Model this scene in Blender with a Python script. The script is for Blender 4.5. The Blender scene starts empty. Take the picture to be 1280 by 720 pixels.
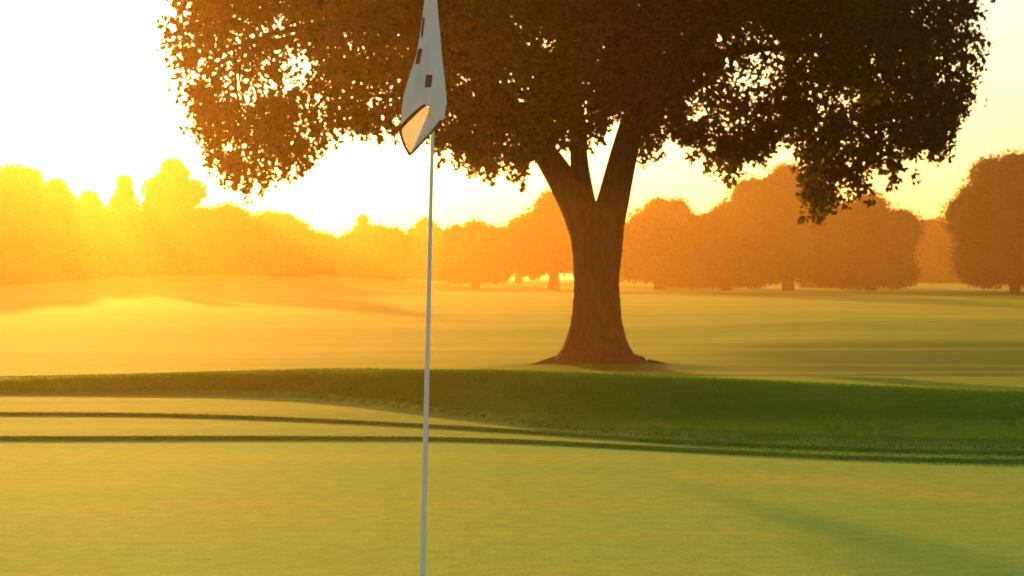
import bpy, math, random
import numpy as np
from mathutils import Vector

rng = np.random.default_rng(11)
random.seed(11)
C = bpy.context.scene.collection
F = 70.0 / 36.0 * 1280.0          # focal length in photo pixels
CAMZ = 1.05
HOR = 355.0

def interp(x, xs, ys): return np.interp(x, xs, ys)
def smooth(t):
    t = np.clip(t, 0, 1); return t * t * (3 - 2 * t)

# ------------------------------------------------------------------ helpers
def link(o, parent=None):
    C.objects.link(o)
    if parent is not None: o.parent = parent
    return o

def mesh_np(name, V, Fc, mat, parent=None, smooth_shade=False, loc=None):
    """V (n,3), Fc (m,k) with k=3 or 4"""
    me = bpy.data.meshes.new(name)
    V = np.asarray(V, dtype=np.float32); Fc = np.asarray(Fc, dtype=np.int32)
    k = Fc.shape[1]
    me.vertices.add(len(V)); me.vertices.foreach_set('co', V.ravel())
    me.loops.add(Fc.size); me.loops.foreach_set('vertex_index', Fc.ravel())
    me.polygons.add(len(Fc))
    me.polygons.foreach_set('loop_start', np.arange(0, Fc.size, k, dtype=np.int32))
    me.polygons.foreach_set('loop_total', np.full(len(Fc), k, dtype=np.int32))
    if smooth_shade: me.polygons.foreach_set('use_smooth', np.ones(len(Fc), dtype=bool))
    me.update(calc_edges=True)
    me.materials.append(mat)
    o = bpy.data.objects.new(name, me)
    if loc is not None: o.location = loc
    return link(o, parent)

def thing(name, loc, label, cat, group=None):
    o = bpy.data.objects.new(name, None); o.location = loc
    o.empty_display_size = .3
    o['label'] = label; o['category'] = cat
    if group: o['group'] = group
    return link(o)

def vnoise(x, y, seed=0, ph=None):
    """cheap smooth noise, sum of sines"""
    r = np.random.default_rng(seed); s = 0
    for i in range(7):
        a = r.uniform(0, 6.28); k = r.uniform(.6, 1.6); p = r.uniform(0, 6.28)
        s = s + np.sin((x * np.cos(a) + y * np.sin(a)) * k + p)
    return s / 4.0

# ------------------------------------------------------------------ materials
def new_mat(name):
    m = bpy.data.materials.new(name); m.use_nodes = True
    nt = m.node_tree; nt.nodes.clear()
    out = nt.nodes.new('ShaderNodeOutputMaterial')
    return m, nt, out
def N(nt, t, **kw):
    n = nt.nodes.new(t)
    for k, v in kw.items():
        if k in n.inputs: n.inputs[k].default_value = v
        else: setattr(n, k, v)
    return n
def L(nt, a, b): nt.links.new(a, b)

def leaf_mat(name, c1, c2, trans=.4, scale=3.0):
    m, nt, out = new_mat(name)
    geo = N(nt, 'ShaderNodeNewGeometry')
    ramp = N(nt, 'ShaderNodeMix', data_type='RGBA')
    ramp.inputs['A'].default_value = (*c1, 1); ramp.inputs['B'].default_value = (*c2, 1)
    L(nt, geo.outputs['Random Per Island'], ramp.inputs['Factor'])
    p = N(nt, 'ShaderNodeBsdfPrincipled', Roughness=.7)
    p.inputs['Specular IOR Level'].default_value = .06
    L(nt, ramp.outputs['Result'], p.inputs['Base Color'])
    tr = N(nt, 'ShaderNodeBsdfTranslucent')
    mul = N(nt, 'ShaderNodeMix', data_type='RGBA', blend_type='MULTIPLY')
    mul.inputs['Factor'].default_value = 1
    mul.inputs['B'].default_value = (2.6, 2.3, .5, 1)
    L(nt, ramp.outputs['Result'], mul.inputs['A']); L(nt, mul.outputs['Result'], tr.inputs['Color'])
    mx = N(nt, 'ShaderNodeMixShader'); mx.inputs[0].default_value = trans
    L(nt, p.outputs[0], mx.inputs[1]); L(nt, tr.outputs[0], mx.inputs[2]); L(nt, mx.outputs[0], out.inputs['Surface'])
    return m

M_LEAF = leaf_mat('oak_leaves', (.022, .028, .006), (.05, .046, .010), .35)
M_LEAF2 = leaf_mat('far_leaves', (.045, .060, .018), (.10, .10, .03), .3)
M_LEAF3 = leaf_mat('olive_leaves', (.055, .060, .016), (.11, .095, .025), .3)

def bark_mat():
    m, nt, out = new_mat('bark')
    tc = N(nt, 'ShaderNodeTexCoord'); mp = N(nt, 'ShaderNodeMapping'); mp.inputs['Scale'].default_value = (7, 7, 1.3)
    L(nt, tc.outputs['Object'], mp.inputs['Vector'])
    nz = N(nt, 'ShaderNodeTexNoise', Scale=2.2, Detail=8.0, Roughness=.65); L(nt, mp.outputs[0], nz.inputs['Vector'])
    vo = N(nt, 'ShaderNodeTexVoronoi', feature='DISTANCE_TO_EDGE', Scale=1.6)
    wp = N(nt, 'ShaderNodeVectorMath', operation='ADD'); L(nt, mp.outputs[0], wp.inputs[0]); L(nt, nz.outputs['Color'], wp.inputs[1])
    L(nt, wp.outputs[0], vo.inputs['Vector'])
    r = N(nt, 'ShaderNodeValToRGB'); L(nt, vo.outputs['Distance'], r.inputs[0])
    r.color_ramp.elements[0].position = .0; r.color_ramp.elements[0].color = (.014, .009, .005, 1)
    r.color_ramp.elements[1].position = .22; r.color_ramp.elements[1].color = (.045, .032, .019, 1)
    mm = N(nt, 'ShaderNodeMix', data_type='RGBA', blend_type='MULTIPLY'); mm.inputs['Factor'].default_value = .6
    L(nt, r.outputs[0], mm.inputs['A']); L(nt, nz.outputs[0], mm.inputs['B'])
    p = N(nt, 'ShaderNodeBsdfPrincipled', Roughness=.9); p.inputs['Specular IOR Level'].default_value = .2
    L(nt, mm.outputs['Result'], p.inputs['Base Color'])
    ad = N(nt, 'ShaderNodeMath', operation='ADD'); L(nt, vo.outputs['Distance'], ad.inputs[0]); L(nt, nz.outputs[0], ad.inputs[1])
    b = N(nt, 'ShaderNodeBump', Strength=.9, Distance=.03); L(nt, ad.outputs[0], b.inputs['Height']); L(nt, b.outputs[0], p.inputs['Normal'])
    L(nt, p.outputs[0], out.inputs['Surface'])
    return m
M_BARK = bark_mat()

def ground_mat():
    m, nt, out = new_mat('turf')
    att = N(nt, 'ShaderNodeAttribute', attribute_name='cut')     # 0 = putting surface, 1 = collar, 2 = rough, 3 = far fairway
    tc = N(nt, 'ShaderNodeTexCoord')
    def noise(scl, sc, det=4.0, rough=.55):
        mp = N(nt, 'ShaderNodeMapping'); mp.inputs['Scale'].default_value = scl
        L(nt, tc.outputs['Object'], mp.inputs['Vector'])
        n = N(nt, 'ShaderNodeTexNoise', Scale=sc, Detail=det, Roughness=rough); L(nt, mp.outputs[0], n.inputs['Vector'])
        return n
    ramp = N(nt, 'ShaderNodeValToRGB')
    dv = N(nt, 'ShaderNodeMath', operation='DIVIDE'); dv.inputs[1].default_value = 3.0
    L(nt, att.outputs['Fac'], dv.inputs[0]); L(nt, dv.outputs[0], ramp.inputs[0])
    e = ramp.color_ramp.elements
    e[0].position = 0; e[0].color = (*GREEN, 1)
    e[1].position = 1; e[1].color = (*FAIR, 1)
    a = e.new(1/3); a.color = (*COLLAR, 1)
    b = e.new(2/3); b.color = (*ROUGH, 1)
    # wide drier streaks across the line of play; the mask adds painted sunlight
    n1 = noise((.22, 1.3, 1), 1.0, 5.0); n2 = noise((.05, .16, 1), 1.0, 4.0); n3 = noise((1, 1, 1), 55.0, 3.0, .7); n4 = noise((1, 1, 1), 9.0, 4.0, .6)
    dry_sun = N(nt, 'ShaderNodeMix', data_type='RGBA'); dry_sun.inputs['B'].default_value = (*DRY_SUN, 1)
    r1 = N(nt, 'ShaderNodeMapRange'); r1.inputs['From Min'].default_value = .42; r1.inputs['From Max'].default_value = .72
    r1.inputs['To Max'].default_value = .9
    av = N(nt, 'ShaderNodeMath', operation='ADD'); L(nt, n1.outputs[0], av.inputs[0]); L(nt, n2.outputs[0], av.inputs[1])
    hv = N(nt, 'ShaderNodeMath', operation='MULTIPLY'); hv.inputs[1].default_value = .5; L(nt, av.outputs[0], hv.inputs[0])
    L(nt, hv.outputs[0], r1.inputs['Value']); wa = N(nt, 'ShaderNodeAttribute', attribute_name='sun_streak')
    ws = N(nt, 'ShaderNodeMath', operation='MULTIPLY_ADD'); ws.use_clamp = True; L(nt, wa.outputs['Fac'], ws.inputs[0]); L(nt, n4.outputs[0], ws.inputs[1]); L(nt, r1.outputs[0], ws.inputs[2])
    # the long grass (cut = 2) keeps its green
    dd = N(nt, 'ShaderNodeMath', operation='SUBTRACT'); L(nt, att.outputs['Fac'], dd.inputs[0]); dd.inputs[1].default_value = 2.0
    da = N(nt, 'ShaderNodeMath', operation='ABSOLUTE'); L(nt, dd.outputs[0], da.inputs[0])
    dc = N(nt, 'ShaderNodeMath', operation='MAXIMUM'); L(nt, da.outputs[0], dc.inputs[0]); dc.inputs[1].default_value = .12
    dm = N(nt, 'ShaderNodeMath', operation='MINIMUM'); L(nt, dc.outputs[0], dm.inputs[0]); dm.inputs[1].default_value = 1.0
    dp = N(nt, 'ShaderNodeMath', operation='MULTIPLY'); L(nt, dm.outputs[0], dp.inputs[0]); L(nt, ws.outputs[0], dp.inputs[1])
    L(nt, dp.outputs[0], dry_sun.inputs['Factor']); L(nt, ramp.outputs[0], dry_sun.inputs['A'])
    mu = N(nt, 'ShaderNodeMapRange'); mu.inputs['From Min'].default_value = .25; mu.inputs['From Max'].default_value = .75
    mu.inputs['To Min'].default_value = .72; mu.inputs['To Max'].default_value = 1.28
    mixn = N(nt, 'ShaderNodeMath', operation='ADD'); L(nt, n3.outputs[0], mixn.inputs[0]); L(nt, n4.outputs[0], mixn.inputs[1])
    hf = N(nt, 'ShaderNodeMath', operation='MULTIPLY'); hf.inputs[1].default_value = .5; L(nt, mixn.outputs[0], hf.inputs[0])
    L(nt, hf.outputs[0], mu.inputs['Value'])
    vm = N(nt, 'ShaderNodeVectorMath', operation='SCALE'); L(nt, dry_sun.outputs['Result'], vm.inputs[0]); L(nt, mu.outputs[0], vm.inputs['Scale'])
    p = N(nt, 'ShaderNodeBsdfPrincipled', Roughness=.9); p.inputs['Specular IOR Level'].default_value = .03
    L(nt, vm.outputs[0], p.inputs['Base Color'])
    p.inputs['Sheen Weight'].default_value = SHEEN; p.inputs['Sheen Roughness'].default_value = .45
    p.inputs['Sheen Tint'].default_value = (.75, .8, .25, 1)
    bp = N(nt, 'ShaderNodeBump', Strength=.9, Distance=.012); L(nt, hf.outputs[0], bp.inputs['Height']); L(nt, bp.outputs[0], p.inputs['Normal'])
    L(nt, p.outputs[0], out.inputs['Surface'])
    return m
GREEN = (.33, .60, .085); COLLAR = (.16, .32, .040); ROUGH = (.020, .19, .005); FAIR = (.24, .40, .022); DRY_SUN = (.62, .62, .07); SOIL = (.06, .05, .02)
SHEEN = .0
M_GROUND = ground_mat()

# ------------------------------------------------------------------ terrain
# outline of the cut lines around the green, as plan curves y(x)
def curve(px, rows, z):
    px = np.array(px, float); rows = np.array(rows, float); z = np.broadcast_to(np.array(z, float), px.shape)
    Y = F * (CAMZ - z) / (rows - HOR); X = (px - 640) / F * Y
    return X, Y
X3, Y3 = curve([0, 300, 600, 800, 950, 1100, 1280], [551, 550, 552, 563, 571, 577.5, 582], 0.0)
X2, Y2 = curve([0, 200, 400, 530, 700, 900, 1100, 1280], [519, 520, 527, 534, 544, 559, 573, 577.5], .03)
X1, Y1 = curve([0, 300, 420, 530, 650, 800, 950, 1100, 1280], [491, 493, 500, 515, 531, 548, 558, 568, 573], .06)
cpx = np.array([0, 150, 300, 530, 700, 900, 1100, 1280.]); crow = np.array([475, 470, 466, 463, 465, 475, 484, 492.])
cY = np.array([18.8, 19.1, 18.9, 16.9, 15.9, 15.3, 15.0, 14.9])
cX = (cpx - 640) / F * cY; cZ = CAMZ - (crow - HOR) * cY / F

def ext(x, xs, ys, k=4.0):
    """interp with a gently smoothed curve and flat continuation"""
    acc = 0
    for d in (-.5, -.25, 0, .25, .5): acc = acc + np.interp(x + d, xs, ys)
    return acc / 5

xs = [0.0]
while xs[-1] < 420:
    a = xs[-1]; xs.append(a + (.10 if a < 7 else .10 + (a - 7) * .06))
gx = np.array([-v for v in xs[:0:-1]] + xs)

pY = [22, 27, 32, 45, 80, 130, 180, 240, 350, 640]
pZ = [.02, -.20, -.33, -.36, -.12, .28, .50, 1.0, 1.8, 2.0]
def far_z(x, y):
    z = np.interp(y, pY, pZ)
    w = smooth((y - 22) / 30.0)
    # long low swells
    z = z + w * .10 * vnoise(x * .05, y * .10, 3) + smooth((y - 60) / 120) * .22 * vnoise(x * .02, y * .035, 9)
    # rolling bank behind the oak on the right
    z = z + .22 * np.exp(-((y - 56 - .15 * x) / 6.5) ** 2) * smooth((x - 2) / 8.0)
    # swell rising to the far left
    z = z + 1.6 * np.exp(-((y - 215) / 45.0) ** 2) * np.exp(-((x + 30) / 22.0) ** 2)
    # root mound of the oak
    z = z + .13 * np.exp(-(((x - 1.4) / 1.7) ** 2 + ((y - 32.6) / 1.8) ** 2))
    return z

cols = []
cutc = []; streakc = []
for x in gx:
    l3 = ext(x, X3, Y3); l2 = max(ext(x, X2, Y2), l3 + .33); l1 = max(ext(x, X1, Y1), l2 + .33)
    cr = max(ext(x, cX, cY), l1 + 1.2); cz = ext(x, cX, cZ)
    W = .11
    segs = [np.linspace(-70, 3, 14)[:-1], np.linspace(3, l3 - .1, 50)[:-1],
            np.linspace(l3 - .1, l3 + W + .03, 9)[:-1], np.linspace(l3 + W + .03, l2 - .02, 5)[:-1],
            np.linspace(l2 - .02, l2 + W + .03, 9)[:-1], np.linspace(l2 + W + .03, l1, 8)[:-1],
            np.linspace(l1, l1 + W, 6)[:-1], np.linspace(l1 + W, cr, 24)[:-1], np.linspace(cr, cr + 1.5, 12)[:-1],
            np.linspace(cr + 1.5, 45, 90)[:-1], 45 * (645 / 45) ** np.linspace(0, 1, 150)]
    y = np.concatenate(segs)
    z = .024 * smooth((y - l3) / W) + .024 * smooth((y - l2) / W)
    t = (y - l1) / (cr - l1)
    bank = .048 + (cz - .048) * np.where(t < 1, (.75 * np.clip(t, 0, 1) + .25 * smooth(t)), 1)
    z = np.where(y > l1, bank, z)
    far = far_z(np.full_like(y, x), y)
    w = smooth((y - cr) / (10.0))
    nearback = cz - .035 * (y - cr)
    z = np.where(y > cr, nearback * (1 - w) + far * w, z)
    z = z + .006 * vnoise(x * 1.1 + 0 * y, y * .9, 5) * smooth((l3 - y + 1) / 2)
    c = np.clip((y - l3) / .1, 0, 1) * .45 + .35 * np.clip((y - l2) / .1, 0, 1) + 1.2 * np.clip((y - l1) / .15, 0, 1)
    for q in (l3, l2): c = np.maximum(c, 1.7 * np.exp(-((y - q - W * .5) / (W * .55)) ** 4))
    z = z + .035 * smooth((y - l1) / W) * np.clip(1 - (y - l1 - W) / 1.2, 0, 1) * (y > l1)
    c = c + (3 - c) * smooth((y - cr) / 1.6) * (y > cr)
    # longer grass on the bank beyond the oak, on the right
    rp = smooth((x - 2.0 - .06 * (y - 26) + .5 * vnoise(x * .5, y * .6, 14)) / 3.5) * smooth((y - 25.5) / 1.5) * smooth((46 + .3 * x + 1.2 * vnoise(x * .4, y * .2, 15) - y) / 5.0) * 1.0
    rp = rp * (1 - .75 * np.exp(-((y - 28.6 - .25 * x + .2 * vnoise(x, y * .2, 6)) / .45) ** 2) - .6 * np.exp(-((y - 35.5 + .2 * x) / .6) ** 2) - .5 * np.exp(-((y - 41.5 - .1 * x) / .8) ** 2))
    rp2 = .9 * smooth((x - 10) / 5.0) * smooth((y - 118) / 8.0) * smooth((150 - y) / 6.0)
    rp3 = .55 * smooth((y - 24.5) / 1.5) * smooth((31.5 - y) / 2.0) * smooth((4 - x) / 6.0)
    c = c - (c - 2.0) * np.clip(rp + rp2 + rp3 + 1.3 * np.exp(-(((x - 1.4) / 2.0) ** 2 + ((y - 32.2) / 2.2) ** 2) ** 2), 0, 1) * (y > cr + 2)  # also darkens the oak's foot: litter plus painted shade
    streak = np.exp(-((y - (11.0 - .9 * (x - 1.0)) + .12 * np.sin(x * 3)) / .34) ** 2) * smooth((x - .6) / .6) * smooth((2.9 - x) / .9)  # golden streaks of sunlight painted into the turf colour
    streak = streak + .6 * np.exp(-((y - 8.9 + .1 * x) / .45) ** 2) * smooth((1.2 - x) / 2.2) + .4 * np.exp(-((y - 10.4 - .05 * x) / .25) ** 2) * smooth((-.6 - x) / 1.5)
    streakc.append(np.clip(streak, 0, 1) * (y < l3))
    cols.append(np.stack([np.full_like(y, x), y, z], 1)); cutc.append(c)
G = np.array(cols); nx, ny = G.shape[:2]
idx = np.arange(nx * ny).reshape(nx, ny)
faces = np.stack([idx[:-1, :-1], idx[1:, :-1], idx[1:, 1:], idx[:-1, 1:]], -1).reshape(-1, 4)
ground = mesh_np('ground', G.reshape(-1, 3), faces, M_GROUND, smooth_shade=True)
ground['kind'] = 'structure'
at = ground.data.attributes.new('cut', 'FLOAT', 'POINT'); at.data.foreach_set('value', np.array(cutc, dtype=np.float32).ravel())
at = ground.data.attributes.new('sun_streak', 'FLOAT', 'POINT'); at.data.foreach_set('value', np.array(streakc, dtype=np.float32).ravel())
def ground_z(x, y):
    i = int(np.clip(np.searchsorted(gx, x), 1, nx - 1)); 
    za = np.interp(y, G[i - 1, :, 1], G[i - 1, :, 2]); zb = np.interp(y, G[i, :, 1], G[i, :, 2])
    f = (x - gx[i - 1]) / (gx[i] - gx[i - 1]); return float(za * (1 - f) + zb * f)

def interp_ground(X, Y):
    out = np.empty(len(X)); i = np.clip(np.searchsorted(gx, X), 1, nx - 1); o = np.argsort(i)
    for c in np.unique(i):
        m = i == c
        za = np.interp(Y[m], G[c - 1, :, 1], G[c - 1, :, 2]); zb = np.interp(Y[m], G[c, :, 1], G[c, :, 2])
        f = (X[m] - gx[c - 1]) / (gx[c] - gx[c - 1]); out[m] = za * (1 - f) + zb * f
    return out
def blades(name, X, Y, h, wd, mat, seed):
    r = np.random.default_rng(seed); n = len(X); z = interp_ground(X, Y)
    H = h * r.uniform(.5, 1.35, n); a = r.uniform(0, np.pi, n); ln = r.normal(0, .35, (n, 2)) * H[:, None]
    b = np.stack([X, Y, z - .004], 1); s = np.stack([np.cos(a), np.sin(a), 0 * a], 1) * (wd * r.uniform(.7, 1.3, n))[:, None] / 2
    mid = b + np.stack([ln[:, 0] * .35, ln[:, 1] * .35, H * .6], 1); tip = b + np.stack([ln[:, 0], ln[:, 1], H], 1)
    V = np.stack([b - s, b + s, mid + s * .7, mid - s * .7, tip], 1).reshape(-1, 3)
    q = np.arange(n)[:, None] * 5
    Fc = np.concatenate([q + np.array([0, 1, 2, 3]), q + np.array([3, 2, 4, 4])])
    Fc = np.concatenate([(q + np.array([0, 1, 2])), (q + np.array([0, 2, 3])), (q + np.array([3, 2, 4]))])
    o = mesh_np(name, V, Fc, mat); o['kind'] = 'stuff'; return o
M_GRASS = leaf_mat('grass_blades', (.018, .115, .004), (.038, .16, .007), .35)
rg = np.random.default_rng(41); n = 90000
Xb = rg.uniform(-5.6, 5.2, n)
l1v = np.maximum(ext(Xb, X1, Y1), 0); crv = ext(Xb, cX, cY)
u_ = rg.uniform(0, 1, n)
Yb = np.where(u_ < .72, l1v + .05 + (crv - l1v) * rg.uniform(0, 1, n), crv + rg.uniform(-.1, .9, n) ** 1.0)
keep = rg.uniform(0, 1, n) < np.clip(.75 + .4 * vnoise(Xb * 5, Yb * 5, 12), .15, 1)
blades('rough_grass', Xb[keep], Yb[keep], .020, .0045, M_GRASS, 42)
n = 26000; Xb = rg.uniform(-5.6, 4.4, n); l3v = ext(Xb, X3, Y3); l2v = np.maximum(ext(Xb, X2, Y2), l3v + .33); l1v = np.maximum(ext(Xb, X1, Y1), l2v + .33)
pick = rg.integers(0, 3, n); Yb = np.choose(pick, [l3v, l2v, l1v]) + rg.uniform(.01, .12, n)
blades('collar_grass', Xb, Yb, .010, .004, M_GRASS, 43)

# ------------------------------------------------------------------ wood
def tube(path, radii, seg=10, rough=0.0, seed=0, cap=True, squash=1.0):
    r_ = np.random.default_rng(seed)
    P = np.array(path, float); n = len(P); V = []; Fc = []
    ref = np.array([1., 0, 0]); ph = r_.uniform(0, 6.28, 5)
    for i in range(n):
        t = P[min(i + 1, n - 1)] - P[max(i - 1, 0)]; t /= np.linalg.norm(t) + 1e-9
        u = ref - t * ref.dot(t); 
        if np.linalg.norm(u) < .2: u = np.array([0, 1., 0]) - t * t[1]
        u /= np.linalg.norm(u); w = np.cross(t, u)
        a = np.arange(seg) / seg * 2 * np.pi
        rr = radii[i] * (1 + rough * (np.sin(3 * a + ph[0] + i * .13) * .5 + np.sin(5 * a + ph[1] - i * .21) * .35 + np.sin(8 * a + ph[2] + i * .3) * .25))
        V.append(P[i] + np.outer(rr * np.cos(a), u) + np.outer(rr * np.sin(a) * squash, w))
    V = np.concatenate(V)
    for i in range(n - 1):
        for k in range(seg):
            Fc.append((i * seg + k, i * seg + (k + 1) % seg, (i + 1) * seg + (k + 1) % seg, (i + 1) * seg + k))
    return V, np.array(Fc)
def merge(parts):
    Vs, Fs, o = [], [], 0
    for V, Fc in parts:
        Vs.append(V); Fs.append(Fc + o); o += len(V)
    return np.concatenate(Vs), np.concatenate(Fs)
def spline(pts, n):
    P = np.array(pts, float); t = np.linspace(0, len(P) - 1, n); out = []
    for v in t:
        i = min(int(v), len(P) - 2); f = v - i
        p0 = P[max(i - 1, 0)]; p1 = P[i]; p2 = P[i + 1]; p3 = P[min(i + 2, len(P) - 1)]
        out.append(.5 * (2 * p1 + (p2 - p0) * f + (2 * p0 - 5 * p1 + 4 * p2 - p3) * f * f + (3 * p1 - p0 - 3 * p2 + p3) * f ** 3))
    return np.array(out)

def leaves(cent, size, r_, droop=.35, thin=.5):
    """one folded leaf (two triangles hinged on the midrib -> a quad) per centre"""
    n = len(cent)
    d = r_.normal(size=(n, 3)); d[:, 2] -= droop * 1.5; d /= np.linalg.norm(d, axis=1)[:, None]
    s = r_.normal(size=(n, 3)); s -= d * (s * d).sum(1)[:, None]; s /= np.linalg.norm(s, axis=1)[:, None]
    nrm = np.cross(d, s)
    l = size * r_.uniform(.65, 1.25, n)[:, None]; w = l * thin * r_.uniform(.8, 1.25, n)[:, None]
    a = cent - d * l * .5; b = cent + d * l * .5
    m = cent + d * l * r_.uniform(-.12, .12, n)[:, None] + nrm * l * .10
    V = np.stack([a, m + s * w * .5, b, m - s * w * .5], 1).reshape(-1, 3)
    return V, np.arange(4 * n).reshape(-1, 4)

# ------------------------------------------------------------------ the oak
TY = 32.6; K = TY / F
def W2(px, row, d=0.0): return np.array([(px - 640) * K, TY + d, CAMZ + (HOR - row) * K])
oz = ground_z(1.4, TY)
base = np.array([1.38, TY, 0.0])
oak = thing('oak_tree', (1.38, TY, oz), 'large spreading oak with dark leafy crown and three limbs rising from thick trunk', 'tree')
oloc = np.array([1.38, TY, oz])
# trunk: rows with left and right outline in the tree plane
tr = [(475, 640, 850), (462, 664, 836), (455, 684, 812), (447, 694, 797), (438, 702, 789), (425, 708, 783), (405, 714, 777.5), (380, 717, 775), (350, 718.5, 773.5),
      (320, 716.5, 776), (300, 714, 777.5), (285, 712, 778.5), (270, 713, 777), (258, 725, 770), (252, 738, 760)]
SEG = 72; V = []
fine = []
rr = np.array(tr, float)
for row in np.concatenate([np.linspace(475, 400, 26), np.linspace(397, 252, 34)]):
    le = np.interp(-row, -rr[:, 0], rr[:, 1]); ri = np.interp(-row, -rr[:, 0], rr[:, 2]); fine.append((row, le, ri))
for i, (row, le, ri) in enumerate(fine):
    c = W2((le + ri) / 2, row); r = (ri - le) / 2 * K
    flare = smooth((row - 415) / 50.0)
    rd = min(r, .62 + .25 * flare)
    a = np.arange(SEG) / SEG * 2 * np.pi
    rough = .035 * np.sin(5 * a + row * .01) + .02 * np.sin(9 * a + 2 + row * .03) + .022 * np.sin(19 * a - row * .02) + rng.normal(0, .010, SEG)
    lobes = flare * .16 * (np.abs(np.cos(2.5 * a)) - .6)
    rx = r * (1 + rough * (1 - .6 * flare) + lobes * np.abs(np.sin(a))); ry = rd * (1 + rough + lobes)
    V.append(np.stack([c[0] + rx * np.cos(a), c[1] + ry * np.sin(a), np.full(SEG, c[2])], 1))
V = np.concatenate(V); Fc = [(i * SEG + k, i * SEG + (k + 1) % SEG, (i + 1) * SEG + (k + 1) % SEG, (i + 1) * SEG + k) for i in range(len(fine) - 1) for k in range(SEG)]
parts = [(V, np.array(Fc))]
for j, (a, Lr, w0) in enumerate([(-.15, 1.35, .17), (.55, 1.0, .13), (-.9, .9, .14), (-1.7, 1.0, .15), (-2.4, .9, .13), (3.25, 1.3, .17), (2.5, .9, .13), (1.5, 1.0, .14), (-2.85, 1.1, .12)]):
    pr = []                                   # surface roots running out of the flare
    for t in np.linspace(0, 1, 12):
        rad = .35 + .7 * Lr * t; aa = a + .25 * math.sin(3 * t + j)
        x = 1.38 + math.cos(aa) * rad; y = TY + math.sin(aa) * rad * .9
        pr.append((x, y, ground_z(x, y) + .10 * (1 - t) ** 2 - .035 * t))
    parts.append(tube(pr, np.linspace(w0 * .62, .025, 12), 10, .12, 60 + j))
mesh_np('trunk', merge(parts)[0] - oloc, merge(parts)[1], M_BARK, oak, True)

def limb(pts, r0, r1, n=24, seg=16, seed=1, rough=.07):
    P = spline(pts, n); t = np.linspace(0, 1, n)
    return tube(P, r0 + (r1 - r0) * t ** .8, seg, rough, seed)
big = []
limbs = [
    ([W2(742, 315), W2(722, 262), W2(698, 218), W2(672, 180, -.2), W2(640, 140, -.6), W2(595, 95, -1.0), W2(530, 50, -1.4), W2(440, 10, -1.6)], .33, .06),
    ([W2(742, 300, .1), W2(730, 245, .1), W2(724, 200, .2), W2(723, 150, .4), W2(715, 90, .9), W2(700, 0, 1.6), W2(690, -120, 2.2), W2(660, -260, 2.6)], .20, .06),
    ([W2(750, 315), W2(766, 255), W2(777, 205), W2(788, 160, -.1), W2(806, 105, .0), W2(826, 30, .2), W2(850, -80, .4), W2(870, -250, .6)], .32, .09),
]
for i, (p, a, b) in enumerate(limbs):
    big.append(limb(p, a, b, 34, 20, i + 3))
sec = [
    ([W2(800, 120), W2(850, 85, .5), W2(930, 55, 1.0), W2(1030, 50, 1.4), W2(1130, 80, 1.6)], .13, .03),
    ([W2(815, 60), W2(900, 0, -.8), W2(1000, -40, -1.8), W2(1120, -30, -2.6)], .14, .04),
    ([W2(850, -80), W2(960, -170, 0), W2(1080, -200, .5)], .13, .03),
    ([W2(660, 165, -.3), W2(610, 140, .8), W2(540, 110, 1.8), W2(460, 100, 2.6)], .10, .03),
    ([W2(600, 98, -1), W2(520, 60, -2.2), W2(420, 60, -3.0), W2(320, 90, -3.2)], .09, .025),
    ([W2(530, 50, -1.4), W2(430, 40, -.4), W2(330, 50, .5), W2(250, 80, .9)], .08, .02),
    ([W2(715, 90, .9), W2(620, 20, 2.0), W2(500, -50, 3.0), W2(380, -60, 3.4)], .10, .03),
    ([W2(700, 0, 1.6), W2(610, -120, .6), W2(480, -200, -.2)], .10, .03),
    ([W2(806, 105), W2(840, 70, -1.5), W2(900, 50, -3.0), W2(960, 60, -4.2)], .10, .03),
    ([W2(790, 150), W2(800, 100, 1.6), W2(840, 70, 3.2), W2(900, 60, 4.3)], .10, .03),
    ([W2(1030, 50, 1.4), W2(1040, 110, 1.0), W2(1040, 170, .4), W2(1028, 235, .1)], .035, .008),
    ([W2(1130, 80, 1.6), W2(1170, 110, .8), W2(1190, 160, .3)], .03, .008),
    ([W2(320, 90, -2.6), W2(310, 140, -1.2), W2(305, 190, -.3)], .03, .008),
    ([W2(860, 82, .5), W2(905, 120, .2), W2(925, 180, .1)], .03, .008),
]
for i, (p, a, b) in enumerate(sec): big.append(limb(p, a, b, 18, 10, i + 20))
# fine branching towards the crown shell
r_ = np.random.default_rng(5)
for k in range(150):
    s = sec[r_.integers(0, 10)][0]; q = spline(s, 12)[r_.integers(3, 12)]
    d = r_.normal(size=3) * np.array([1.1, 1.2, .8]); d[2] -= .1
    d *= r_.uniform(.5, 1.5) / np.linalg.norm(d); mid = q + d * .5 + r_.normal(size=3) * .12
    big.append(tube(spline([q, mid, q + d + np.array([0, 0, -.15])], 7), np.linspace(.028, .006, 7), 5, 0, k))
Vb, Fb = merge(big)
# keep wood inside what the leaves cover below the crown line
mesh_np('limbs', Vb - oloc, Fb, M_BARK, oak, True)

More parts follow.
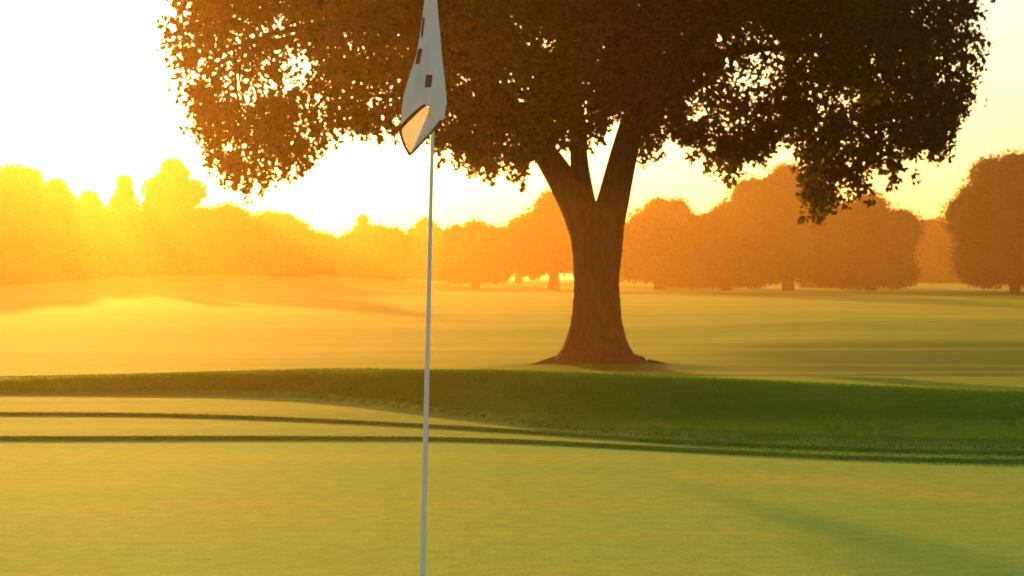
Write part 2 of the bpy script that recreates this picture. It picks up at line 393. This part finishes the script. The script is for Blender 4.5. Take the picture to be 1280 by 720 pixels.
# crown: lower and side outline in the tree plane
ox = np.array([180, 188, 201, 220, 242, 261, 276, 290, 302, 317, 332, 345, 362, 385, 393, 404, 411, 422, 445, 471, 485, 505, 530, 546, 558, 572, 583, 595, 614, 627, 640, 652, 664, 678, 700, 745, 765, 790, 806, 818, 828, 845, 866, 880, 900, 919, 935, 945, 961, 975, 993, 1006, 1009, 1025, 1036, 1041, 1055, 1067, 1076, 1085, 1098, 1113, 1122, 1131, 1152, 1165, 1179, 1195, 1211, 1222, 1232, 1240])
orow = np.array([70.0, 124.0, 150.0, 170.0, 180.0, 178.0, 212.0, 205.0, 225.0, 205.0, 210.0, 192.0, 208.0, 187.0, 170.0, 182.0, 150.0, 152.0, 143.0, 158.0, 142.0, 146.0, 160.0, 182.0, 168.0, 187.0, 178.0, 204.0, 208.0, 194.0, 200.0, 214.0, 188.0, 172.0, 168.0, 162.0, 130.0, 150.0, 172.0, 198.0, 158.0, 150.0, 176.0, 160.0, 190.0, 213.0, 185.0, 196.0, 184.0, 160.0, 148.0, 168.0, 240.0, 266.0, 236.0, 226.0, 205.0, 245.0, 205.0, 178.0, 185.0, 220.0, 190.0, 168.0, 184.0, 176.0, 199.0, 180.0, 181.0, 150.0, 152.0, 60.0])
def low_z(X):
    px = X / K + 640
    jag = 4 * np.sin(px * .31 + 1) + 4 * np.sin(px * .53) + 4 * np.sin(px * .83 + 2)
    return CAMZ + (HOR - np.interp(px, ox, orow) - jag + 5) * K
XC = (183 + 1240) / 2; XC = (XC - 640) * K; RX = (1240 - 183) / 2 * K - .42
holes = [(300, 90, 140, 95, .40), (470, 120, 60, 26, .5), (1180, 90, 50, 80, .2), (590, 140, 50, 22, .35), (640, 30, 22, 20, .5), (840, 110, 40, 18, .4), (940, 75, 58, 42, .80), (965, 110, 45, 38, .78), (690, 45, 34, 28, .70), (668, 112, 14, 10, .7), (1010, 90, 14, 40, .65), (1075, 140, 26, 34, .72), (1100, 70, 25, 22, .65),
         (1035, 115, 30, 22, .5), (385, 105, 26, 26, .62), (300, 80, 30, 30, .45), (330, 120, 36, 30, .5), (437, 85, 26, 26, .6), (210, 10, 30, 26, .6), (212, 75, 22, 22, .4), (260, 150, 26, 26, .5),
         (800, 10, 20, 14, .5), (880, 40, 30, 18, .5), (1165, 20, 20, 18, .3), (745, 170, 20, 16, .5), (270, 20, 30, 16, .4), (350, 30, 20, 14, .4), (430, 110, 20, 18, .5), (620, 170, 18, 10, .4)]
def make_clumps(n, zmin, zmax, seed):
    r = np.random.default_rng(seed); out = []
    X = r.uniform(XC - RX, XC + RX, n); d = r.uniform(-5.4, 5.4, n); Z = r.uniform(zmin, zmax, n)
    e = (np.abs(X - XC) / RX) ** 2.6 + (np.abs(d) / 5.4) ** 2.3
    # dome top
    top = 11.4 * (1 - .30 * e); lo = low_z(X) + .46 + .22 * np.abs(d) + .05 * d ** 2 + .08 * vnoise(X * 1.6, d * 1.6, 21)
    px = X / K * TY / (TY + d) + 640; row = HOR - (Z - CAMZ) / K * TY / (TY + d)
    keep = (e < 1.0) & (Z < top) & (Z > lo)
    # lumpy density
    dens = .80 + .35 * vnoise(X * 1.3 + d, Z * 1.7 - d * .8, 31) - .35 * np.clip(vnoise(X * 4.1, Z * 4.5 + d * .3, 32), 0, 1)
    # sides: pull in towards the shallow shoulders seen at the rims
    for hx, hr, wx, wr, s in holes:
        q = ((px - hx) / wx) ** 2 + ((row - hr) / wr) ** 2
        dens = dens * (1 - s * np.exp(-q * q * .8))
    keep &= r.uniform(0, 1, n) < dens
    return np.stack([X, TY + d, Z], 1)[keep]
cl = make_clumps(30000, 2.2, 6.3, 2)
clt = make_clumps(12000, 6.3, 11.4, 3)
# hanging sprays along the bottom outline, in the middle of the crown
r = np.random.default_rng(8); n = 5600
X = r.uniform(XC - RX + .35, XC + RX - .2, n); d = r.normal(0, .55, n); Z = low_z(X) + r.uniform(0, .95, n)
spr = np.stack([X, TY + d, Z], 1)
spr = spr[r.uniform(0, 1, n) < np.clip(.62 + .9 * vnoise(X * 4.5, d * 2 + Z * 3, 77), .0, 1)]
def scatter(cents, per, rad, seed, size):
    r = np.random.default_rng(seed); k = r.poisson(per, len(cents))
    c = np.repeat(cents, k, axis=0); off = r.normal(size=c.shape) * rad * np.array([1, 1, .75])
    # a trailing tail downwards
    off[:, 2] -= np.abs(r.normal(0, rad * .5, len(c)))
    return leaves(c + off, size, r, .5, .56)
print('clumps', len(cl), len(clt), len(spr))
r = np.random.default_rng(9); tips = []
for k in range(700):                       # little strings of leaves hanging below the crown
    X0 = r.uniform(XC - RX + .55, XC + RX - .45); d0 = r.normal(0, .8); Lh = r.uniform(.06, .42); m_ = int(4 + Lh * 26)
    zz = low_z(np.array([X0]))[0]
    t_ = r.uniform(0, 1, m_); tips.append(np.stack([X0 + r.normal(0, .03, m_), np.full(m_, TY + d0), zz + .15 - t_ * (Lh + .15)], 1))
tips = np.concatenate(tips)
A = scatter(cl, 12, .135, 1, .135); B = scatter(clt, 12, .24, 2, .15); D = merge([scatter(spr, 9, .075, 3, .115), scatter(tips, 2.0, .03, 4, .11)])
Vc, Fc = merge([A, B, D]); print('leaves', len(Fc))
mesh_np('crown', Vc - oloc, Fc, M_LEAF, oak)

# ------------------------------------------------------------------ background trees
def far_tree(name, px, dist, top, width, base_row, label, seed, mat=M_LEAF2, bottom=.12, leaf=.30, n=11000, trunk_px=None, lobes=26, flat=.0, group='trees along the far side of the fairway'):
    r = np.random.default_rng(seed); k = dist / F
    x = (px - 640) * k; gz = ground_z(x, dist)
    H = CAMZ + (HOR - top) * k - gz; R = width * k / 2 * (1.18 + .16 * (mat is M_LEAF3)); n = int(n * 1.8)
    t = thing(name, (x, dist, gz), label, 'tree', group)
    tr_h = H * bottom
    tw = (trunk_px or 12) * k / 2
    wood = [tube(spline([(0, 0, -.3), (.05, 0, H * .2), (-.05, .1, H * .45), (0, 0, H * .8)], 10), np.linspace(tw * 1.25, tw * .25, 10), 12, .06, seed)]
    for j in range(9):
        a = r.uniform(0, 6.28); h0 = H * r.uniform(.16, .5); rr_ = R * r.uniform(.5, .85)
        wood.append(tube(spline([(0, 0, h0), (math.cos(a) * rr_ * .5, math.sin(a) * rr_ * .5, h0 + H * .12), (math.cos(a) * rr_, math.sin(a) * rr_, h0 + H * r.uniform(.15, .3))], 7), np.linspace(tw * .5, tw * .1, 7), 6, 0, j))
    Vw, Fw = merge(wood); mesh_np('trunk', Vw, Fw, M_BARK, t, True)
    # lobes fill an uneven ovoid
    cz = (H + tr_h) / 2; rz = (H - tr_h) / 2
    P = [];  
    Lb = []
    for j in range(lobes):
        u = r.normal(size=3); u /= np.linalg.norm(u); f = r.uniform(.45, .76)
        lr = R * r.uniform(.18, .40)
        c = np.array([u[0] * R * f, u[1] * R * f, cz + u[2] * rz * f])
        Lb.append((c, lr, min(lr, rz * .55)))
    Lb.append((np.array([0, 0, cz]), R * .84, rz * .84)); Lb.append((np.array([0, 0, H - R * .33]), R * .36, R * .33))
    for j in range(9):                       # low skirt of foliage
        a = j / 9 * 6.283 + r.uniform(-.3, .3); q = R * r.uniform(.45, .66); lr = R * r.uniform(.28, .38); lz = H * r.uniform(.14, .22)
        Lb.append((np.array([math.cos(a) * q, math.sin(a) * q, tr_h + lz * r.uniform(.85, 1.1) * (.55 if bottom == 0 else 1)]), lr, lz))
    area = np.array([b[1] ** 2 for b in Lb]); area = area / area.sum()
    for (c, lr, lz), s in zip(Lb, area):
        m = int(n * s); u = r.normal(size=(m, 3)); u /= np.linalg.norm(u, axis=1)[:, None]
        f = (1 - np.abs(r.normal(0, .16, m)) + r.normal(0, .05, m))[:, None]
        P.append(c + u * f * np.array([lr, lr, lz]))
    core = []
    for (c, lr, lz) in Lb:
        nu, nv = 14, 9; th = np.linspace(0, 2 * np.pi, nu, endpoint=False); fv = np.linspace(.05, np.pi - .05, nv)
        TH, FV = np.meshgrid(th, fv); jig = .76 + r.uniform(-.09, .09, TH.shape)
        Vc_ = np.stack([c[0] + lr * jig * np.sin(FV) * np.cos(TH), c[1] + lr * jig * np.sin(FV) * np.sin(TH), c[2] + lz * jig * np.cos(FV)], -1).reshape(-1, 3)
        core.append((Vc_, np.array([(a * nu + b, a * nu + (b + 1) % nu, (a + 1) * nu + (b + 1) % nu, (a + 1) * nu + b) for a in range(nv - 1) for b in range(nu)])))
    P = np.concatenate(P); P = P[(P[:, 2] > tr_h * (.75 + .25 * vnoise(P[:, 0] * 1.2, P[:, 1], seed)))]
    Vl, Fl = merge([leaves(P, leaf * .85 * (dist / 170) ** .6, r, .1, .8)] + core)
    mesh_np('crown', Vl, Fl, mat, t)
    return t

T = far_tree
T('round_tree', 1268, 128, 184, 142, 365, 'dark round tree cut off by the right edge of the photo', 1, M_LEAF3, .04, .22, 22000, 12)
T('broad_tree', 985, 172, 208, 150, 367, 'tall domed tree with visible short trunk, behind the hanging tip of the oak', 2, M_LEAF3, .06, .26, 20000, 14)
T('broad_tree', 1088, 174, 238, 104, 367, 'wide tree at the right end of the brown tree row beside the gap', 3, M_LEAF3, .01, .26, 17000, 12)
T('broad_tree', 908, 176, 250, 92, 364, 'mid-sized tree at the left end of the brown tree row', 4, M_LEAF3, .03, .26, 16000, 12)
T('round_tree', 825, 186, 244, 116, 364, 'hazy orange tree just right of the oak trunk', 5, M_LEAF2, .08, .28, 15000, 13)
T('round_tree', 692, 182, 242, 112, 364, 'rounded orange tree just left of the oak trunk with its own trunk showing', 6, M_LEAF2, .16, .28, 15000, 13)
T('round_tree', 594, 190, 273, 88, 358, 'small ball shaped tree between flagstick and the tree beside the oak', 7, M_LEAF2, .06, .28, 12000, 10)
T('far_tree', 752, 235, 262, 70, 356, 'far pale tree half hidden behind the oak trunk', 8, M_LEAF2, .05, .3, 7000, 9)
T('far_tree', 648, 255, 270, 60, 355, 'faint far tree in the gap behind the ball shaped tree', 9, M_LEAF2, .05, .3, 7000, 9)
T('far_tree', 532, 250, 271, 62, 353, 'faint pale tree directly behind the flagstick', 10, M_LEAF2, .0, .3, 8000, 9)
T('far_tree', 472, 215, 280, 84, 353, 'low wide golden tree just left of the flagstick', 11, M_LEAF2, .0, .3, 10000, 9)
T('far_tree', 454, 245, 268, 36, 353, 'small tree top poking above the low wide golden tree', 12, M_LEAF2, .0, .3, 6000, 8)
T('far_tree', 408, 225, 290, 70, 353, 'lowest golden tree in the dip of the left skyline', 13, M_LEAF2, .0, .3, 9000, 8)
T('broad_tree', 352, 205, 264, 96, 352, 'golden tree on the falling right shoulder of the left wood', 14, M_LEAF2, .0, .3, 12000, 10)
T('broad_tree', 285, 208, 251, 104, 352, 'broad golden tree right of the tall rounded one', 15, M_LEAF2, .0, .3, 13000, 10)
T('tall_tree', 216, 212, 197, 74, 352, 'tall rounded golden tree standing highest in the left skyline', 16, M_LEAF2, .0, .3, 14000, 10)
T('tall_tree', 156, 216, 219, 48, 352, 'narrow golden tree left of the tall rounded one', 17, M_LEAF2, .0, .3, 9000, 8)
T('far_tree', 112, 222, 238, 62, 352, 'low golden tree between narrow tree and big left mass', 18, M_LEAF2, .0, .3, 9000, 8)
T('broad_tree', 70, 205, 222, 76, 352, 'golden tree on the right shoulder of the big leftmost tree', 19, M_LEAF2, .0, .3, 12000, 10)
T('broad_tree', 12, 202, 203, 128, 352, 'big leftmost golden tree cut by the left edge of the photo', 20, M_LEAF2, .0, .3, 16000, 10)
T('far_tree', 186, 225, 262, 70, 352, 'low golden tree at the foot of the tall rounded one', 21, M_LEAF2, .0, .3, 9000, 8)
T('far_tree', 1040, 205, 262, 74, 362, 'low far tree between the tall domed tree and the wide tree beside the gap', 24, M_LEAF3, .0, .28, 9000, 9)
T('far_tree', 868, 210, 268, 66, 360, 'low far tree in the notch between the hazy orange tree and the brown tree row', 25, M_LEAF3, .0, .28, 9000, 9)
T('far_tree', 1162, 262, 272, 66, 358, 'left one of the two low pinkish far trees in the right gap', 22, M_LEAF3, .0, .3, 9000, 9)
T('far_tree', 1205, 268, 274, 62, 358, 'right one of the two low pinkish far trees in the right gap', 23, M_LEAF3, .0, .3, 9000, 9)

# ------------------------------------------------------------------ flagstick and flag
FY = 6.5; kf = FY / F
def FP(px, row, d=0.0): return np.array([(px - 640) * kf, FY + d, CAMZ + (HOR - row) * kf])
def paint(name, col, rough=.4, spec=.5, trans=0.0, tcol=None, weave=False):
    m, nt, out = new_mat(name)
    p = N(nt, 'ShaderNodeBsdfPrincipled', Roughness=rough); p.inputs['Specular IOR Level'].default_value = spec
    if weave:
        p.inputs['Sheen Weight'].default_value = .8; p.inputs['Sheen Roughness'].default_value = .8; p.inputs['Sheen Tint'].default_value = (.95, .90, 1, 1)
    tc = N(nt, 'ShaderNodeTexCoord'); nz = N(nt, 'ShaderNodeTexNoise', Scale=14.0 if not weave else 40.0, Detail=5.0)
    L(nt, tc.outputs['Object'], nz.inputs['Vector'])
    mx = N(nt, 'ShaderNodeMix', data_type='RGBA'); mx.inputs['A'].default_value = (*[c * .88 for c in col], 1); mx.inputs['B'].default_value = (*col, 1)
    L(nt, nz.outputs[0], mx.inputs['Factor']); L(nt, mx.outputs['Result'], p.inputs['Base Color'])
    if trans > 0:
        t = N(nt, 'ShaderNodeBsdfTranslucent'); t.inputs[0].default_value = (*(tcol or col), 1)
        ms = N(nt, 'ShaderNodeMixShader'); ms.inputs[0].default_value = trans
        L(nt, p.outputs[0], ms.inputs[1]); L(nt, t.outputs[0], ms.inputs[2]); L(nt, ms.outputs[0], out.inputs['Surface'])
    else: L(nt, p.outputs[0], out.inputs['Surface'])
    return m
M_POLE = paint('white_fibreglass', (.88, .86, .98), .35)
M_CORNER = paint('flag_nylon_single_layer', (.8, .8, .84), .7, .2, .6, (.85, .8, .7), True)
M_FLAG = paint('flag_nylon', (.90, .86, 1.0), .7, .2, .04, (.8, .76, .66), True)
M_LINER = paint('flag_nylon_shaded_fold', (.90, .86, 1.0), .7, .2, .0, None, True)
M_TRIM = paint('brown_braid', (.075, .045, .03), .8, .2)
M_MARK = paint('charcoal_print', (.06, .06, .08), .8, .2)

p_top = FP(546, -78); p_bot = FP(526.5, 757)
gz = ground_z(p_bot[0], FY); p_bot[2] = gz
floc = Vector((p_bot[0], FY, gz)); fl = np.array(floc)
flag_t = thing('golf_flagstick', floc, 'thin white golf flagstick with drooping white flag standing on the putting green', 'flagstick')
n = 40; path = [p_bot + np.array([0, 0, -.1]) + (p_top - p_bot - np.array([0, 0, -.1])) * t for t in np.linspace(0, 1, n)]
V, Fc = tube(path, np.linspace(.0092, .0055, n), 20); mesh_np('pole', V - fl, Fc, M_POLE, flag_t, True)
V, Fc = tube([p_top + np.array([0, 0, z]) for z in (-.01, -.008, .004, .012, .018)], [.002, .009, .010, .007, .001], 16)
mesh_np('finial', V - fl, Fc, M_POLE, flag_t, True)
V, Fc = tube([p_bot + np.array([0, 0, z]) for z in (-.01, 0, .018, .02)], [.001, .016, .014, .001], 20)
mesh_np('ferrule', V - fl, Fc, M_POLE, flag_t, True)

# the drooping flag: rows with left / right outline, the visible outer fold
rows = [-70, -40, 0, 20, 45, 70, 100, 120, 130, 140, 150, 160, 165]
left = [541, 537, 531, 528.5, 525, 521, 511, 505, 503.5, 502.5, 502, 501.5, 501]
right = [548, 547, 546.5, 548, 550.5, 552.5, 556, 558, 558.5, 556.5, 554, 548, 544]
NR, NC = 70, 24
rws = np.linspace(-70, 165, NR); V = []
def sheet(rws, le_f, ri_f, dep, NC, loc=fl):
    V = []
    for r0 in rws:
        a, b = le_f(r0), ri_f(r0)
        for j in range(NC):
            s = j / (NC - 1); V.append(FP(a + (b - a) * s, r0, dep(s, r0)))
    V = np.array(V) - loc; n_ = len(rws)
    ii = np.arange(n_ * NC).reshape(n_, NC)
    return V, np.stack([ii[:-1, :-1], ii[1:, :-1], ii[1:, 1:], ii[:-1, 1:]], -1).reshape(-1, 4)
def fold(s, r0):
    w = smooth((r0 + 20) / 160.0)
    return -.012 - w * (.022 * math.sin(math.pi * s) + .013 * math.sin(9 * s + r0 * .012) + .006 * math.sin(17 * s - r0 * .02)) + .004 * math.sin(r0 * .05)
cloth = []
# left fold boundary: the turned-up corner starts along the line (503,165)-(533,133)
def ri(r0): return float(np.interp(r0, rows, right))
def le(r0): return float(np.interp(r0, rows, left))
flag = None
def fin(name, V, Fc, mat, parent, th=.0012):
    o = mesh_np(name, V, Fc, mat, parent, True)
    md = o.modifiers.new('thickness', 'SOLIDIFY'); md.thickness = th; md.offset = 0
    return o
# lower edge of the front face runs from the left corner up to the inner fold, then down to the right hem
def low_edge(px):
    return float(np.interp(px, [501, 512, 524, 533, 540, 548, 559], [160, 147, 137, 132.5, 150, 158, 137]))
V = []; NC = 40
for j in range(NC):
    s = j / (NC - 1)
    for i in range(NR):
        t = i / (NR - 1); r0 = -70 + t * 235
        px = le(min(r0, 150)) + (ri(min(r0, 150)) - le(min(r0, 150))) * s
        lo = low_edge(px); r1 = -70 + t * (lo + 70)
        a, b = le(r1), ri(r1); px = a + (b - a) * s; 
        V.append(FP(px, r1, fold(s, r1)))
ii = np.arange(NC * NR).reshape(NC, NR); Fc = np.stack([ii[:-1, :-1], ii[:-1, 1:], ii[1:, 1:], ii[1:, :-1]], -1).reshape(-1, 4)
flag = fin('flag', np.array(V) - fl, Fc, M_FLAG, flag_t)
# inner folds hanging behind the face (they keep the sun off it)
for q, off in enumerate((.012, .026)):
    V, Fc = sheet(np.linspace(-68, 128 - q * 8, 50), lambda r0: le(r0) + 1.5 + q * 2, lambda r0: ri(r0) - 1.0 - q * 3, lambda s, r0: fold(s, r0) * .55 + off + .006 * math.sin(12 * s + q * 2 + r0 * .02), 20)
    fin('inner_fold', V, Fc, M_LINER, flag)
# turned-up lower corner, one layer of cloth with the sun behind it
def quad_sheet(p, n=24, bulge=.0):
    (a, b, c, d) = [np.array(v, float) for v in p]; V = []
    for i in range(n):
        u = i / (n - 1)
        for j in range(n):
            v = j / (n - 1); q = (a * (1 - u) + b * u) * (1 - v) + (d * (1 - u) + c * u) * v
            V.append(FP(q[0], q[1], q[2] + bulge * math.sin(math.pi * u) * math.sin(math.pi * v) + .0015 * math.sin(9 * u + 4 * v)))
    ii = np.arange(n * n).reshape(n, n)
    return np.array(V) - fl, np.stack([ii[:-1, :-1], ii[1:, :-1], ii[1:, 1:], ii[:-1, 1:]], -1).reshape(-1, 4)
V, Fc = quad_sheet([(500.5, 164, -.026), (534, 131, -.030), (541, 152, -.018), (513, 194, -.018)], bulge=.006)
lip = fin('turned_corner', V, Fc, M_CORNER, flag)
V, Fc = quad_sheet([(541, 130, -.026), (558.5, 130, -.020), (552, 153, -.016), (514, 193, -.0175)], bulge=-.004)
hem = fin('lower_panel', V, Fc, M_LINER, flag)
def ribbon(pts, w, name, mat, parent, d=-.0345):
    P = [np.array(p, float) for p in spline([(a, b, c) for a, b, c in pts], 36)]
    V = []; 
    for i, p in enumerate(P):
        t = P[min(i + 1, 35)][:2] - P[max(i - 1, 0)][:2]; t /= np.linalg.norm(t); nn = np.array([-t[1], t[0]])
        V += [FP(*(p[:2] + nn * w / 2), p[2]), FP(*(p[:2] - nn * w / 2), p[2])]
    Fc = [(2 * i, 2 * i + 1, 2 * i + 3, 2 * i + 2) for i in range(35)]
    return fin(name, np.array(V) - fl, np.array(Fc), mat, parent, .002)
ribbon([(532.5, 132.5, -.036), (524, 138, -.037), (513, 148, -.036), (504, 158, -.034), (501.5, 167, -.032), (506, 182, -.027), (513, 195, -.024)], 3.2, 'trim', M_TRIM, flag)
ribbon([(512.5, 195, -.024), (525, 182, -.026), (540, 166, -.026), (552, 151, -.024)], 2.8, 'trim', M_TRIM, flag)
def patch(c, w, h, dd, name='printed_mark', sk=0):
    V, Fc = quad_sheet([(c[0] - w/2 - sk, c[1] - h/2, dd), (c[0] + w/2 - sk, c[1] - h/2, dd), (c[0] + w/2 + sk, c[1] + h/2, dd), (c[0] - w/2 + sk, c[1] + h/2, dd)], 6)
    return fin(name, V, Fc, M_MARK, flag, .001)
s0 = (536.5 - le(103)) / (ri(103) - le(103))
patch((536.5, 103), 8, 15.5, fold(s0, 103) - .0045, sk=-.8)
patch((524.2, 72), 5.5, 19, fold(.12, 72) - .006, sk=-1.8)
patch((528.6, 36), 2.6, 26, fold(.08, 36) - .005, sk=-1.2)

# ------------------------------------------------------------------ haze
m, nt, out = new_mat('haze_air')
pv = N(nt, 'ShaderNodeVolumePrincipled'); 
HAZE_D = .00098; HAZE_G = .765
pv.inputs['Color'].default_value = (1, .56, .18, 1); pv.inputs['Density'].default_value = HAZE_D; pv.inputs['Anisotropy'].default_value = HAZE_G
L(nt, pv.outputs[0], out.inputs['Volume'])
x0, x1, y0, y1, z0, z1 = -430, 430, -75, 655, -2.2, 17.5
V = [(x0,y0,z0),(x1,y0,z0),(x1,y1,z0),(x0,y1,z0),(x0,y0,z1),(x1,y0,z1),(x1,y1,z1),(x0,y1,z1)]
hz = mesh_np('haze', V, [(0,3,2,1),(4,5,6,7),(0,1,5,4),(1,2,6,5),(2,3,7,6),(3,0,4,7)], m); hz['kind'] = 'stuff'

# ------------------------------------------------------------------ light
SUN_AZ = math.atan2(60 - 640, F)      # to the left of the view axis
SUN_EL = math.atan2(HOR - 108, F)
sdir = Vector((math.sin(SUN_AZ) * math.cos(SUN_EL), math.cos(SUN_AZ) * math.cos(SUN_EL), math.sin(SUN_EL)))
sl = bpy.data.lights.new('sun', 'SUN'); sl.energy = 3.9; sl.angle = math.radians(.6); sl.color = (1, .47, .06)
so = bpy.data.objects.new('sun', sl); so.rotation_euler = sdir.to_track_quat('Z', 'Y').to_euler(); so.location = (0, 0, 30); C.objects.link(so)

w = bpy.data.worlds.new('World'); bpy.context.scene.world = w; w.use_nodes = True
nt = w.node_tree; nt.nodes.clear()
sky = nt.nodes.new('ShaderNodeTexSky'); sky.sky_type = 'NISHITA'; sky.sun_disc = False
sky.sun_elevation = SUN_EL; sky.sun_rotation = SUN_AZ
sky.altitude = 0; sky.air_density = 1.0; sky.dust_density = 2.0; sky.ozone_density = 1.0
bg = nt.nodes.new('ShaderNodeBackground'); bg.inputs['Strength'].default_value = .104
ow = nt.nodes.new('ShaderNodeOutputWorld')
nt.links.new(sky.outputs[0], bg.inputs[0]); nt.links.new(bg.outputs[0], ow.inputs['Surface'])

# ------------------------------------------------------------------ camera
cd = bpy.data.cameras.new('camera'); cd.lens = 70; cd.sensor_width = 36; cd.clip_end = 3000; cd.clip_start = .05
co = bpy.data.objects.new('camera', cd); co.location = (0, 0, CAMZ)
co.rotation_euler = (math.radians(90) - math.atan2(5, F), 0, 0)
cd.dof.use_dof = True; cd.dof.focus_distance = 9.0; cd.dof.aperture_fstop = 7.1
C.objects.link(co); sc = bpy.context.scene; sc.camera = co

sc.view_settings.view_transform = 'Standard'; sc.view_settings.look = 'None'; sc.view_settings.gamma = 1
sc.view_settings.exposure = 1.08
sc.render.engine = 'CYCLES'
cy = sc.cycles
cy.use_denoising = True
try: cy.denoiser = 'OPENIMAGEDENOISE'
except Exception: pass
cy.max_bounces = 5; cy.diffuse_bounces = 3; cy.glossy_bounces = 2; cy.transmission_bounces = 3; cy.volume_bounces = 0; cy.transparent_max_bounces = 6
